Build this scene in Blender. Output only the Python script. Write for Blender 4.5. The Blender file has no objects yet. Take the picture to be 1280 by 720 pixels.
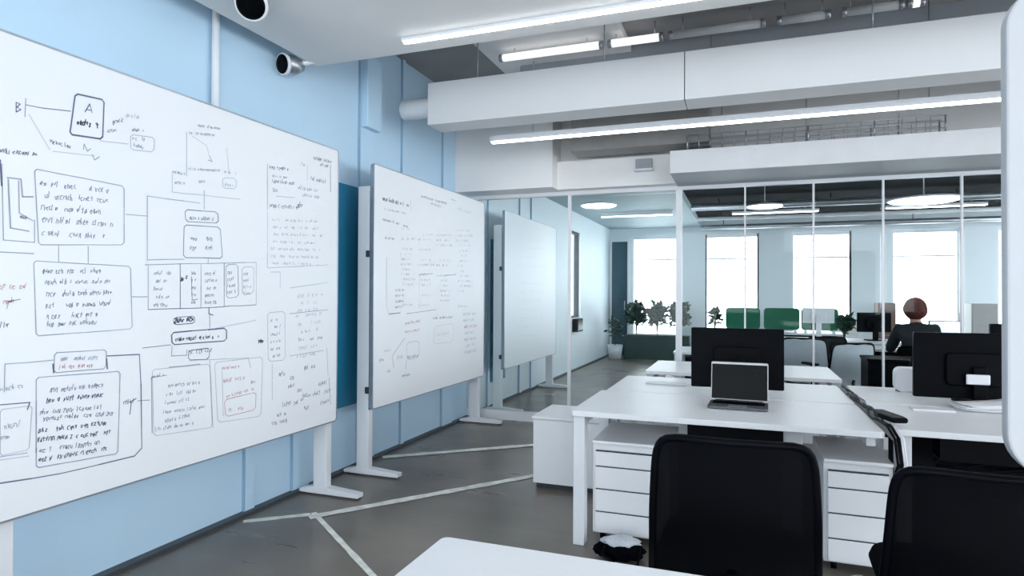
import bpy, bmesh, math, random
from mathutils import Vector, Matrix, Euler
random.seed(7)
SC = bpy.context.scene
COL = SC.collection
PI = math.pi

# ------------------------------------------------------------------ camera
FPX = 788.0
CH = 1.37
RM = Matrix.Rotation(math.radians(20.2), 3, 'Z') @ Matrix.Rotation(math.radians(90.62), 3, 'X') @ Matrix.Rotation(math.radians(0.28), 3, 'Z')
def ray(x, y):
    return RM @ Vector(((x-640)/FPX, -(y-360)/FPX, -1.0))
def on_z(x, y, z):
    d = ray(x, y); t = (z-CH)/d.z
    return Vector((d.x*t, d.y*t, z))
def on_x(x, y, X):
    d = ray(x, y); t = X/d.x
    return Vector((X, d.y*t, CH+d.z*t))
cd = bpy.data.cameras.new('camera'); cam = bpy.data.objects.new('camera', cd); COL.objects.link(cam)
cd.sensor_width = 36; cd.lens = 36*FPX/1280; cd.clip_start = .05; cd.clip_end = 200
cam.matrix_world = Matrix.Translation((0, 0, CH)) @ RM.to_4x4()
SC.camera = cam

# ------------------------------------------------------------------ materials
def mat(name, col, rough=.5, metal=0, var=.03, scale=8, bump=0, bscale=60, spec=.5, emit=None, es=0, coat=0, alpha=None):
    m = bpy.data.materials.new(name); m.use_nodes = True
    nt = m.node_tree; b = nt.nodes['Principled BSDF']
    b.inputs['Roughness'].default_value = rough
    b.inputs['Metallic'].default_value = metal
    b.inputs['Specular IOR Level'].default_value = spec
    b.inputs['Coat Weight'].default_value = coat
    tc = nt.nodes.new('ShaderNodeTexCoord')
    n = nt.nodes.new('ShaderNodeTexNoise'); n.inputs['Scale'].default_value = scale; n.inputs['Detail'].default_value = 4
    nt.links.new(tc.outputs['Object'], n.inputs['Vector'])
    cr = nt.nodes.new('ShaderNodeValToRGB')
    lo = [max(0, c*(1-var)) for c in col]; hi = [min(1, c*(1+var)) for c in col]
    cr.color_ramp.elements[0].position = .35; cr.color_ramp.elements[1].position = .65
    cr.color_ramp.elements[0].color = (*lo, 1); cr.color_ramp.elements[1].color = (*hi, 1)
    nt.links.new(n.outputs['Fac'], cr.inputs['Fac'])
    nt.links.new(cr.outputs['Color'], b.inputs['Base Color'])
    if bump:
        n2 = nt.nodes.new('ShaderNodeTexNoise'); n2.inputs['Scale'].default_value = bscale
        nt.links.new(tc.outputs['Object'], n2.inputs['Vector'])
        bp = nt.nodes.new('ShaderNodeBump'); bp.inputs['Strength'].default_value = bump; bp.inputs['Distance'].default_value = .01
        nt.links.new(n2.outputs['Fac'], bp.inputs['Height']); nt.links.new(bp.outputs['Normal'], b.inputs['Normal'])
    if emit:
        b.inputs['Emission Color'].default_value = (*emit, 1); b.inputs['Emission Strength'].default_value = es
    if alpha is not None:
        b.inputs['Alpha'].default_value = alpha
    return m
def glass(name, tint, gloss=.5):
    m = bpy.data.materials.new(name); m.use_nodes = True
    nt = m.node_tree; nt.nodes.clear()
    o = nt.nodes.new('ShaderNodeOutputMaterial'); mx = nt.nodes.new('ShaderNodeMixShader')
    t = nt.nodes.new('ShaderNodeBsdfTransparent'); t.inputs['Color'].default_value = (*tint, 1)
    g = nt.nodes.new('ShaderNodeBsdfGlossy'); g.inputs['Roughness'].default_value = .02
    f = nt.nodes.new('ShaderNodeFresnel'); f.inputs['IOR'].default_value = 1.35
    mu = nt.nodes.new('ShaderNodeMath'); mu.operation = 'MULTIPLY'; mu.inputs[1].default_value = gloss
    nt.links.new(f.outputs[0], mu.inputs[0]); nt.links.new(mu.outputs[0], mx.inputs[0])
    nt.links.new(t.outputs[0], mx.inputs[1]); nt.links.new(g.outputs[0], mx.inputs[2]); nt.links.new(mx.outputs[0], o.inputs[0])
    return m
M = {}
M['wall_blue'] = mat('light_blue_wall_paint', (.54, .73, .89), .5, var=.02, scale=1.5)
M['wall_white'] = mat('cool_white_wall_paint', (.74, .80, .84), .6, var=.015, scale=2)
M['dark_teal'] = mat('dark_teal_door_glass', (.008, .06, .09), .3, var=.1)
M['wall_rear'] = mat('pale_cyan_wall_paint', (.77, .84, .88), .5, var=.015, scale=2)
M['teal'] = mat('teal_lacquer', (.02, .20, .34), .25, var=.08, scale=1.5)
M['ceil'] = mat('grey_ceiling_paint', (.33, .32, .315), .8, var=.05, scale=3, bump=.2)
M['ceil_white'] = mat('white_plasterboard', (.88, .87, .86), .7, var=.02, scale=2)
M['ceil_left'] = mat('pale_teal_ceiling', (.35, .45, .48), .6, var=.05, scale=2)
M['ceil_dark'] = mat('charcoal_ceiling_paint', (.004, .007, .010), .9, var=.2, scale=3, spec=.05)
M['face_grey'] = mat('pale_grey_soffit_paint', (.52, .53, .55), .6, var=.02)
M['duct'] = mat('white_duct_paint', (.76, .76, .77), .5, var=.02, scale=1)
M['galv'] = mat('galvanised_steel', (.45, .47, .50), .35, .8, var=.08, scale=5)
M['beam_grey'] = mat('grey_beam_paint', (.35, .37, .40), .5, var=.05, scale=3)
M['white'] = mat('white_laminate', (.84, .84, .86), .38, var=.01, scale=4)
M['edge'] = mat('pale_edge_banding', (.66, .65, .64), .5, var=.02)
M['metal_white'] = mat('white_powder_coat', (.78, .79, .82), .4, var=.01)
M['board'] = mat('whiteboard_enamel', (.83, .84, .87), .42, var=.006, scale=1.2, coat=0)
M['panel_grey'] = mat('pale_grey_panel', (.47, .475, .50), .5, var=.01)
M['alu'] = mat('brushed_aluminium', (.42, .46, .52), .35, .8, var=.05, scale=30)
M['dark_edge'] = mat('dark_rubber_edge', (.03, .035, .045), .6)
M['black'] = mat('black_plastic', (.0008, .0013, .003), .5, var=.1, spec=.08)
M['black_gloss'] = mat('black_glass_screen', (.001, .0015, .002), .25, var=.1, spec=.06)
M['mesh_black'] = mat('black_woven_mesh', (.0006, .001, .0025), .6, var=.3, scale=220, bump=.4, bscale=500, spec=.08, alpha=.91)
M['fabric_black'] = mat('black_seat_fabric', (.001, .0015, .003), .9, spec=.05, var=.2, scale=150, bump=.3, bscale=400)
M['fabric_grey'] = mat('pale_grey_fabric', (.55, .58, .62), .9, var=.1, scale=120, bump=.3, bscale=300)
M['dark_silver'] = mat('dark_grey_laptop_base', (.10, .105, .12), .4, .3)
M['silver'] = mat('silver_laptop_shell', (.42, .43, .45), .4, .4, var=.02)
M['base'] = mat('dark_grey_baseboard', (.05, .06, .07), .5)
M['green'] = mat('dark_green_felt', (.012, .14, .075), .85, var=.15, scale=60, bump=.3, bscale=250)
M['greenbox'] = mat('dark_green_planter', (.012, .045, .04), .5, var=.2)
M['leaf'] = mat('plant_leaf', (.015, .05, .03), .5, var=.5, scale=20)
M['stem'] = mat('plant_stem', (.05, .04, .02), .8)
M['soil'] = mat('potting_soil', (.02, .015, .01), .95, var=.3, scale=60)
M['ink'] = mat('dark_blue_marker_ink', (.12, .13, .23), .6)
M['ink_mid'] = mat('worn_blue_marker_ink', (.34, .37, .48), .6)
M['ink_faint'] = mat('faint_grey_marker_ink', (.50, .53, .60), .6)
M['ink_red'] = mat('faint_red_marker_ink', (.62, .33, .36), .6)
M['ink_yellow'] = mat('faint_yellow_marker_ink', (.72, .70, .52), .6)
M['white_line'] = mat('white_floor_line', (.80, .79, .74), .5, var=.15, scale=14)
M['skin'] = mat('skin', (.55, .32, .24), .5, var=.05)
M['hair'] = mat('reddish_brown_hair', (.11, .03, .02), .85, spec=.2, var=.5, scale=60, bump=.5, bscale=120)
M['cloth'] = mat('black_jumper', (.012, .014, .018), .9, var=.2, scale=60)
M['paper'] = mat('white_paper', (.82, .82, .84), .7, var=.01)
M['screen_lit'] = mat('lit_monitor_screen', (.1, .12, .14), .3, emit=(.75, .88, .95), es=.8)
M['led'] = mat('led_diffuser', (.9, .9, .9), .4, emit=(.95, .98, 1.0), es=9)
M['tube'] = mat('tube_lamp_diffuser', (.9, .9, .9), .4, emit=(1, 1, 1), es=.55)
M['tubeoff'] = mat('unlit_tube_diffuser', (.62, .63, .64), .4)
M['disc'] = mat('pendant_diffuser', (.9, .9, .9), .4, emit=(.95, 1, 1), es=4)
M['wood'] = mat('brown_shelf', (.16, .10, .08), .6, var=.2, scale=8)
M['brown'] = mat('warm_grey_panel', (.30, .29, .28), .6, var=.05)
M['glass'] = glass('partition_glass', (.95, .985, .99), .45)
M['winglass'] = glass('window_glass', (.96, .985, 1), .4)
# floor: polished grey-brown concrete
def floor_mat():
    m = mat('polished_concrete', (.172, .148, .126), .28, var=.22, scale=1.3)
    nt = m.node_tree; b = nt.nodes['Principled BSDF']
    tc = nt.nodes['Texture Coordinate']
    n = nt.nodes.new('ShaderNodeTexNoise'); n.inputs['Scale'].default_value = 3.5; n.inputs['Detail'].default_value = 6
    mp = nt.nodes.new('ShaderNodeMapping'); mp.inputs['Scale'].default_value = (.4, 2, 1)
    nt.links.new(tc.outputs['Object'], mp.inputs[0]); nt.links.new(mp.outputs[0], n.inputs['Vector'])
    mr = nt.nodes.new('ShaderNodeMapRange'); mr.inputs[3].default_value = .2; mr.inputs[4].default_value = .42
    nt.links.new(n.outputs['Fac'], mr.inputs[0]); nt.links.new(mr.outputs[0], b.inputs['Roughness'])
    return m
M['floor'] = floor_mat()
M['joint'] = mat('dark_blue_joint', (.30, .45, .60), .6)

# ------------------------------------------------------------------ mesh builder
class MB:
    def __init__(s): s.bm = bmesh.new(); s.mi = 0
    def _f(s, vs, smooth=False):
        try: f = s.bm.faces.new(vs)
        except ValueError: return
        f.material_index = s.mi; f.smooth = smooth
    def box(s, x0, x1, y0, y1, z0, z1):
        v = [s.bm.verts.new((x, y, z)) for z in (z0, z1) for (x, y) in ((x0, y0), (x1, y0), (x1, y1), (x0, y1))]
        for q in ((3, 2, 1, 0), (4, 5, 6, 7), (0, 1, 5, 4), (1, 2, 6, 5), (2, 3, 7, 6), (3, 0, 4, 7)): s._f([v[i] for i in q])
        return s
    def prism(s, pts, axis, a, b):      # pts 2-D polygon, extruded along axis
        def P(p, t):
            return {'x': (t, p[0], p[1]), 'y': (p[0], t, p[1]), 'z': (p[0], p[1], t)}[axis]
        A = [s.bm.verts.new(P(p, a)) for p in pts]; B = [s.bm.verts.new(P(p, b)) for p in pts]
        s._f(A[::-1]); s._f(B)
        n = len(pts)
        for i in range(n): s._f([A[i], A[(i+1) % n], B[(i+1) % n], B[i]])
        return s
    def tube(s, path, r, n=8, closed=False, caps=True):
        path = [Vector(p) for p in path]; N = len(path); rings = []
        rr = r if isinstance(r, (list, tuple)) else [r]*N
        up = Vector((0, 0, 1)); last = None
        for i, p in enumerate(path):
            if closed: t = path[(i+1) % N]-path[i-1]
            else: t = path[min(i+1, N-1)]-path[max(i-1, 0)]
            t.normalize()
            if last is None:
                a = t.cross(up)
                if a.length < .01: a = t.cross(Vector((1, 0, 0)))
            else:
                a = last - t*last.dot(t)
                if a.length < 1e-4: a = t.cross(up)
            a.normalize(); last = a; b = t.cross(a)
            rings.append([s.bm.verts.new(p+(a*math.cos(2*PI*k/n)+b*math.sin(2*PI*k/n))*rr[i]) for k in range(n)])
        for i in range(N if closed else N-1):
            A, B = rings[i], rings[(i+1) % N]
            for k in range(n): s._f([A[k], A[(k+1) % n], B[(k+1) % n], B[k]], True)
        if not closed and caps: s._f(rings[0][::-1]); s._f(rings[-1])
        return s
    def lathe(s, prof, c=(0, 0, 0), n=24, axis=None):
        c = Vector(c); R = Matrix.Identity(3)
        if axis is not None: R = Vector((0, 0, 1)).rotation_difference(Vector(axis)).to_matrix()
        rings = []
        for (r, z) in prof:
            rings.append([s.bm.verts.new(c+R @ Vector((r*math.cos(2*PI*k/n), r*math.sin(2*PI*k/n), z))) for k in range(n)])
        for A, B in zip(rings, rings[1:]):
            for k in range(n): s._f([A[k], A[(k+1) % n], B[(k+1) % n], B[k]], True)
        s._f(rings[0][::-1]); s._f(rings[-1])
        return s
    def ball(s, c, r, n=16, m=10):
        if not isinstance(r, (tuple, list)): r = (r, r, r)
        rings = []
        for j in range(1, m):
            a = -PI/2+PI*j/m
            rings.append([s.bm.verts.new((c[0]+r[0]*math.cos(a)*math.cos(2*PI*k/n), c[1]+r[1]*math.cos(a)*math.sin(2*PI*k/n), c[2]+r[2]*math.sin(a))) for k in range(n)])
        lo = s.bm.verts.new((c[0], c[1], c[2]-r[2])); hi = s.bm.verts.new((c[0], c[1], c[2]+r[2]))
        for A, B in zip(rings, rings[1:]):
            for k in range(n): s._f([A[k], A[(k+1) % n], B[(k+1) % n], B[k]], True)
        for k in range(n):
            s._f([lo, rings[0][(k+1) % n], rings[0][k]], True); s._f([hi, rings[-1][k], rings[-1][(k+1) % n]], True)
        return s
    def grid(s, fn, nu, nv, smooth=True):
        V = [[s.bm.verts.new(fn(i/nu, j/nv)) for i in range(nu+1)] for j in range(nv+1)]
        for j in range(nv):
            for i in range(nu): s._f([V[j][i], V[j][i+1], V[j+1][i+1], V[j+1][i]], smooth)
        return s
    def build(s, name, m, parent=None, bevel=0, solid=0, sub=0):
        me = bpy.data.meshes.new(name)
        bmesh.ops.recalc_face_normals(s.bm, faces=s.bm.faces[:])
        s.bm.to_mesh(me); s.bm.free()
        for x in (m if isinstance(m, (list, tuple)) else [m]): me.materials.append(M[x] if isinstance(x, str) else x)
        o = bpy.data.objects.new(name, me); COL.objects.link(o)
        if parent is None:
            # origin at the base of the mesh
            xs = [v.co.x for v in me.vertices]; ys = [v.co.y for v in me.vertices]; zs = [v.co.z for v in me.vertices]
            c = Vector(((min(xs)+max(xs))/2, (min(ys)+max(ys))/2, min(zs)))
            for v in me.vertices: v.co -= c
            o.location = c
        else: o.parent = parent
        if solid:
            md = o.modifiers.new('solidify', 'SOLIDIFY'); md.thickness = solid; md.offset = 0
        if sub:
            md = o.modifiers.new('subdivision', 'SUBSURF'); md.levels = sub; md.render_levels = sub
        if bevel:
            md = o.modifiers.new('bevel', 'BEVEL'); md.width = bevel; md.segments = 2; md.limit_method = 'ANGLE'
        return o
def tag(o, label, cat, group=None, kind=None):
    o['label'] = label; o['category'] = cat
    if group: o['group'] = group
    if kind: o['kind'] = kind
    return o
def thing(name, label, cat, loc=(0, 0, 0), rz=0, group=None):
    o = bpy.data.objects.new(name, None); COL.objects.link(o); o.empty_display_size = .1
    o.location = loc; o.rotation_euler = (0, 0, rz)
    return tag(o, label, cat, group)
def struct(name, mb, m, label=None, bevel=0, parent=None):
    o = mb.build(name, m, parent, bevel)
    if parent is None:
        o['kind'] = 'structure'
        if label: o['label'] = label
    return o
def dup(root, loc, label, rz=None, group=None):
    def cp(o, par):
        c = o.copy(); COL.objects.link(c)
        if par: c.parent = par
        for ch in [x for x in bpy.data.objects if x.parent == o]: cp(ch, c)
        return c
    r = cp(root, None); r.location = loc; r['label'] = label
    if rz is not None: r.rotation_euler = (0, 0, rz)
    if group: r['group'] = group
    return r
def B(*a): return MB().box(*a)
def rrect(w, h, r, n=6):
    pts = []
    for cx, cy, a0 in ((w/2-r, h/2-r, 0), (-w/2+r, h/2-r, 90), (-w/2+r, -h/2+r, 180), (w/2-r, -h/2+r, 270)):
        for k in range(n+1):
            a = math.radians(a0+90*k/n); pts.append((cx+r*math.cos(a), cy+r*math.sin(a)))
    return pts

# ------------------------------------------------------------------ room shell
WX = -2.92; PY = 6.5; BY = 14.5; RX = 7.2; FY = -3.2; HC = 3.5
struct('floor', B(WX-.2, RX+.2, FY-.2, BY+.2, -.1, 0), 'floor')
struct('ceiling', B(WX-.2, RX+.2, FY-.2, PY, HC, HC+.1), 'ceil')
struct('ceiling_rear_light', B(WX-.2, -.9, PY, BY+.2, 2.9, HC+.1), 'ceil_left')
struct('ceiling_rear_dark', B(-.9, RX+.2, PY, BY+.2, 3.02, HC+.1), 'ceil_dark')
# left wall, with one small window opening in the rear room
w = MB()
w.box(WX-.15, WX, FY, PY, 0, HC); struct('wall_left', w, 'wall_blue'); w = MB(); w.box(WX-.15, WX, PY, 10.9, 0, HC)
w.box(WX-.15, WX, 10.9, 11.7, 0, .95); w.box(WX-.15, WX, 10.9, 11.7, 2.55, HC)
w.box(WX-.15, WX, 11.7, BY, 0, HC)
wl = struct('wall_left_rear', w, 'wall_rear'); wf = [o for o in bpy.data.objects if o.name == 'wall_left'][0]
for (a, b, h) in ((3.11, 3.19, .0), (3.55, 3.72, 0), (4.33, 4.56, 0), (5.82, 6.06, 0), (7.05, 7.12, 0), (8.2, 8.3, 0), (8.7, 8.9, 0), (5.0, 5.05, 0)):
    par = wf if a < PY else wl; q = par.location; top_ = 1.0 if a < 4 else HC
    struct('pilaster', B(WX-q.x, WX+.02-q.x, a-q.y, b-q.y, 0, top_), 'wall_blue' if a < PY else 'wall_rear', parent=par)
    struct('panel_joint', B(WX-q.x, WX+.021-q.x, a-.006-q.y, a-q.y, 0, top_), 'joint', parent=par)
struct('baseboard_left', B(WX, WX+.055, FY, BY, 0, .02), 'base')
wn = struct('window_1', B(WX-.10, WX-.09, 10.9, 11.7, .95, 2.55), 'winglass')
struct('window_frame', MB().box(-.03, .06, -.42, -.38, 0, 1.6).box(-.03, .06, .38, .42, 0, 1.6).box(-.03, .06, -.38, .38, 0, .04).box(-.03, .06, -.38, .38, 1.56, 1.6), 'dark_edge', parent=wn)
# back wall with tall windows
wins = [(-2.41, -1.32), (-.80, .30), (.95, 2.07), (2.79, 3.94), (4.55, 5.65)]
w = MB(); x = WX-.15
w.box(WX, -2.62, BY, BY+.2, 2.72, HC); w.box(-2.88, -2.41, BY, BY+.2, 2.72, HC)
w = MB(); prev = WX
for a, b in wins:
    w.box(prev, a, BY, BY+.2, 0, HC); w.box(a, b, BY, BY+.2, 0, .45); w.box(a, b, BY, BY+.2, 2.72, HC); prev = b
w.box(prev, RX, BY, BY+.2, 0, HC)
struct('wall_back', w, 'wall_rear')
for i, (a, b) in enumerate(wins):
    c = (a+b)/2; hw = (b-a)/2
    g = struct('window_%d' % (i+2), B(a, b, BY+.12, BY+.13, .45, 2.72), 'winglass')
    struct('window_frame', MB().box(-hw+.035, hw-.035, -.09, .03, 2.2, 2.27).box(-hw+.035, hw-.035, -.09, .03, 0, .05), 'metal_white', parent=g)
    struct('window_jamb', B(-hw, -hw+.035, -.09, .03, 0, 2.27), 'dark_edge' if i in (1,) else 'metal_white', parent=g)
    struct('window_jamb', B(hw-.035, hw, -.09, .03, 0, 2.27), 'dark_edge' if i in (1, 2) else 'metal_white', parent=g)
    struct('transom', B(-hw+.05, hw-.05, -.05, .03, 1.72, 1.75), 'metal_white', parent=g)
    struct('window_sill', B(-hw, hw, -.16, -.05, -.03, .0), 'metal_white', parent=g)
# tall teal glazed door in the far corner
d = struct('door_1', B(WX+.06, -2.5, BY-.05, BY-.003, 0, 2.62), 'dark_teal')
struct('door_frame', MB().box(-.23, -.18, -.05, .0, 0, 2.66).box(.18, .23, -.05, .0, 0, 2.66).box(-.18, .18, -.05, 0, 2.60, 2.66), 'metal_white', parent=d)
struct('door_handle', MB().tube([(.12, -.06, .95), (.12, -.06, 1.25)], .012), 'silver', parent=d)
# right wall mostly window; unseen windows behind the camera added as fill light
w = MB(); prev = FY
g = MB()
for k in range(6):
    a = FY+.5+k*2.9; b = a+2.5
    w.box(RX, RX+.2, prev, a, 0, HC); w.box(RX, RX+.2, a, b, 0, .5); w.box(RX, RX+.2, a, b, 3.0, HC); prev = b
w.box(RX, RX+.2, prev, BY, 0, HC); struct('wall_right', w, 'wall_white')
for k in range(6):
    a = FY+.5+k*2.9; b = a+2.5
    g = struct('window_%d' % (k+7), B(RX+.1, RX+.11, a, b, .5, 3.0), 'winglass')
    struct('window_frame', MB().box(-.03, .03, -1.25, -1.19, 0, 2.5).box(-.03, .03, 1.19, 1.25, 0, 2.5).box(-.03, .03, -1.19, 1.19, 0, .06).box(-.03, .03, -1.19, 1.19, 2.44, 2.5), 'metal_white', parent=g)
NF = 3  # front windows: out of view, added to brighten surfaces facing the camera
w = MB(); prev = WX
for k in range(NF):
    a = WX+.5+k*3.25; b = a+2.8
    w.box(prev, a, FY-.2, FY, 0, HC); w.box(a, b, FY-.2, FY, 0, .5); w.box(a, b, FY-.2, FY, 3.0, HC); prev = b
w.box(prev, RX, FY-.2, FY, 0, HC); struct('wall_front', w, 'wall_white')
for k in range(NF):
    a = WX+.5+k*3.25; b = a+2.8
    g = struct('window_%d' % (k+13), B(a, b, FY-.11, FY-.10, .5, 3.0), 'winglass')  # added fill window behind the camera
    struct('window_frame', MB().box(-1.4, -1.34, -.03, .03, 0, 2.5).box(1.34, 1.4, -.03, .03, 0, 2.5).box(-1.34, 1.34, -.03, .03, 0, .06).box(-1.34, 1.34, -.03, .03, 2.44, 2.5), 'metal_white', parent=g)

# teal panels on the left wall
tp = tag(B(WX+.003, WX+.03, 3.73, 4.31, .50, 2.22).build('wall_panel', 'teal', bevel=.003), 'dark teal glossy panel on the blue wall between first and second whiteboard', 'wall panel', 'teal wall panels')
tag(B(WX+.003, WX+.03, 7.16, 7.62, .30, 2.05).build('wall_panel', 'teal', bevel=.003), 'narrow teal panel on the wall behind the glass, left of the third whiteboard', 'wall panel', 'teal wall panels')
# vertical conduit and junction box on the wall
c = thing('wall_conduit', 'white vertical pipe climbing the blue wall above the nearest whiteboard', 'pipe', (WX+.035, 2.83, 0))
MB().tube([(0, 0, 2.0), (0, 0, HC-.01)], .022, 12).build('pipe', 'metal_white', c)
for z in (2.2, 3.05): B(-.033, .026, -.034, .034, z, z+.03).build('pipe_clip', 'metal_white', c, bevel=.003)
tag(B(WX+.021, WX+.08, 4.34, 4.55, 2.72, 3.30).build('junction_box', 'wall_blue', bevel=.006), 'light blue wall box high above the gap between first and second whiteboard', 'box')

# ------------------------------------------------------------------ glass partition
XR = RX
pt = struct('wall_partition', B(WX, XR, PY-.03, PY+.03, 0, .10), 'metal_white')
base = Vector(pt.location)
def rel(x0, x1, y0, y1, z0, z1): return B(x0-base.x, x1-base.x, y0-base.y, y1-base.y, z0-base.z, z1-base.z)
struct('top_rail', rel(WX, XR, PY-.03, PY+.03, 2.43, 2.47), 'metal_white', parent=pt)
posts = [-2.89, -1.74, -.61, .01, .61, 1.18, 1.78, 2.38, 2.98, 3.58, 4.18, 4.78, 5.38, 5.98, 6.58, 7.18]
for i, p in enumerate(posts):
    hw = .03 if i == 2 else .016 if i == 1 else .008
    rel(p-hw, p+hw, PY-.02, PY+.02, .10, 2.43).build('post', 'metal_white', pt)
for a, b in zip(posts, posts[1:]):
    rel(a+.02, b-.02, PY-.005, PY+.005, .10, 2.43).build('glass_pane', 'glass', pt)
struct('wall_bulkhead', B(WX, XR, PY-.03, PY+.05, 2.47, HC), 'ceil_white')

# ------------------------------------------------------------------ ceiling: soffits, ducts, lamps
SX = -2.75; SY = 3.58; SH = 2.93
struct('ceiling_soffit', B(SX, RX, FY, SY, SH, HC), 'ceil_white', bevel=.004)
struct('ceiling_left_bulkhead', B(WX, -1.83, 6.15, PY-.031, 2.47, HC), 'ceil_white')
struct('trim_soffit_right', B(-.62, RX, 5.78, PY-.031, 2.46, 2.64), 'beam_grey')
struct('trim_soffit_face', B(-.62, RX, 5.75, 5.78, 2.46, 2.66), 'face_grey')
struct('trim_soffit_middle', B(-1.83, -.62, 6.33, PY-.031, 2.47, 2.76), 'ceil_white')
struct('trim_soffit_beam', B(-1.60, -.30, 6.0, 6.3, 2.78, 3.15), 'brown')
struct('trim_ceiling_beam', B(-1.9, RX, 5.35, 5.60, 2.98, HC), 'beam_grey')
struct('trim_ceiling_beam_middle', B(-2.1, -.9, 3.8, 6.1, 3.44, HC), 'ceil_white')

def led(name, label, x0, x1, y, z, w=.05, h=.05):
    t = thing(name, label, 'ceiling lamp', ((x0+x1)/2, y, z), 0, 'linear ceiling lamps')
    L = (x1-x0)/2
    B(-L, L, -w/2-.01, w/2+.01, .012, h).build('housing', 'metal_white', t)
    B(-L+.01, L-.01, -w/2, w/2, 0, .012).build('diffuser', 'led', t)
    return t, L
led('linear_lamp', 'long thin lit strip lamp under the nearest ceiling soffit', -1.96, 4.4, 3.37, SH-.03, .018, .035)
t, L = led('linear_lamp', 'long lit strip lamp hanging behind and below the big white duct', -2.15, 5.5, 5.28, 2.74, .045, .06)
for x in [-L+.4+k*1.5 for k in range(5)]:
    MB().tube([(x, 0, .06), (x, 0, HC-2.74)], .004, 6).build('hanger', 'galv', t)

# main rectangular duct
d = thing('air_duct', 'big white rectangular air duct crossing the ceiling above the desks', 'duct', (1.5, 4.73, 2.76))
y0, y1 = -.13, .13
B(-3.94, -1.9, y0, y1, 0, .345).build('duct_section', 'duct', d, bevel=.006)
B(-1.895, .55, y0, y1, 0, .345).build('duct_section', 'duct', d, bevel=.006)
B(.555, 4.5, y0, y1, 0, .345).build('duct_section', 'duct', d, bevel=.006)
for x in (-3.55, -2.5, -.7, .9, 2.5): MB().tube([(x, 0, .34), (x, 0, HC-2.76)], .006, 6).build('hanger', 'galv', d)
MB().lathe([(.072, 0), (.085, .015), (.085, .27), (.085, .30)], (-3.96-.28, 0, .18), 24, (1, 0, 0)).build('duct_spigot', 'duct', d)

# row of tube lamps and pipe lengths above the duct
def ceil_tube(x0, x1, y, z, lit, label, r=.034):
    t = thing('tube_lamp', label, 'ceiling lamp', ((x0+x1)/2, y, z), 0, 'tube lamps above the duct')
    L = (x1-x0)/2
    MB().tube([(-L+.03, 0, 0), (L-.03, 0, 0)], r*.9, 14).build('diffuser', 'tube' if lit else 'tubeoff', t)
    for s in (-1, 1): MB().tube([(s*(L-.03), 0, 0), (s*L, 0, 0)], r, 14).build('end_cap', 'galv', t)
    for s in (-1, 1): MB().tube([(s*L*.7, 0, r*.8), (s*L*.7, 0, HC-z)], .005, 6).build('hanger', 'galv', t)
TY, TZ = 4.95, 3.37
def xat(px_, z=TZ, y=TY):
    # world X on the line (y,z) seen at this picture column
    d = ray(px_, 60); return d.x*(y/d.y)
segs = [(625, 754, 1, 'lit white tube lamp, longest and farthest left above the white duct'),
        (760, 829, 1, 'lit white tube lamp, second from the left above the white duct'),
        (836, 957, 0, 'unlit grey tube lamp, third from the left above the white duct'),
        (971, 1038, 0, 'unlit grey tube lamp, fourth from the left above the white duct'),
        (1052, 1130, 0, 'unlit grey tube lamp, fifth from the left above the white duct'),
        (1134, 1156, 1, 'short lit tube lamp at the right end of the row above the duct')]
for a, b, lit, lab in segs: ceil_tube(xat(a), xat(b), TY, TZ, lit, lab)

# wire cable tray in front of the bulkhead
t = thing('cable_tray', 'wire basket cable tray under the ceiling above the glass partition', 'cable tray', (.51, 5.95, 2.665))
L = 1.0
m = MB()
for y in (-.08, -.03, .03, .08): m.tube([(-L, y, 0), (L, y, 0)], .004, 6)
for y in (-.08, .08):
    for z in (.05, .10, .15): m.tube([(-L, y, z), (L, y, z)], .004, 6)
for k in range(21):
    x = -L+.01+k*.099
    m.tube([(x, -.08, .15), (x, -.08, 0), (x, .08, 0), (x, .08, .15)], .003 if k % 5 else .007, 5)
m.build('basket', 'galv', t)
for k in range(4):
    pts = [(-L+.05+j*(2*L-.1)/30, -.05+.03*k+.01*math.sin(j*1.3+k), .012+.006*math.sin(j+k)) for j in range(31)]
    MB().tube(pts, .007, 6).build('cable', 'black' if k % 2 else 'duct', t)
for x in (-.7, 0, .7): MB().tube([(x, .08, .0), (x, .08, HC-2.665)], .005, 6).build('hanger', 'galv', t)
# exit-like sensor box on bulkhead
t = thing('ceiling_sensor', 'small grey box with a white lower lip on the bulkhead above the glass', 'sensor', (-.93, 6.30, 2.60))
B(-.08, .08, -.035, .029, .02, .12).build('housing', 'beam_grey', t, bevel=.005)
B(-.09, .09, -.06, .029, 0, .02).build('lip', 'metal_white', t, bevel=.003)

# spotlights at the soffit's edge
def spot(label, c, axis, r, L):
    ax = Vector(axis).normalized()
    t = thing('spotlight', label, 'spotlight', c, 0, 'round spotlights at the soffit edge')
    MB().lathe([(r*.93, 0), (r, .006), (r, .02), (r*.9, .021)], (0, 0, 0), 28, -ax).build('rim', 'metal_white', t)
    MB().lathe([(r*.4, -.006), (r*.7, -.0045), (r*.86, -.001)], (0, 0, 0), 28, -ax).build('lens', 'black_gloss', t)
    MB().lathe([(r*.9, .02), (r*.92, L*.6), (r*.6, L)], (0, 0, 0), 28, -ax).build('housing', 'galv', t)
    p = -ax*L
    MB().tube([tuple(-ax*L*.7), (p.x+.10, p.y+.02, max(.05, SH-c[2]+.02))], .02, 10).build('bracket', 'metal_white', t)
spot('round black spotlight hanging at the corner of the white soffit', (-2.86, 3.36, 2.885), (-.25, -.95, -.2), .072, .15)
spot('large round dark spotlight under the soffit at the top of the wall', (-2.39, 2.57, 2.86), (.35, -.75, -.55), .085, .10)

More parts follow.
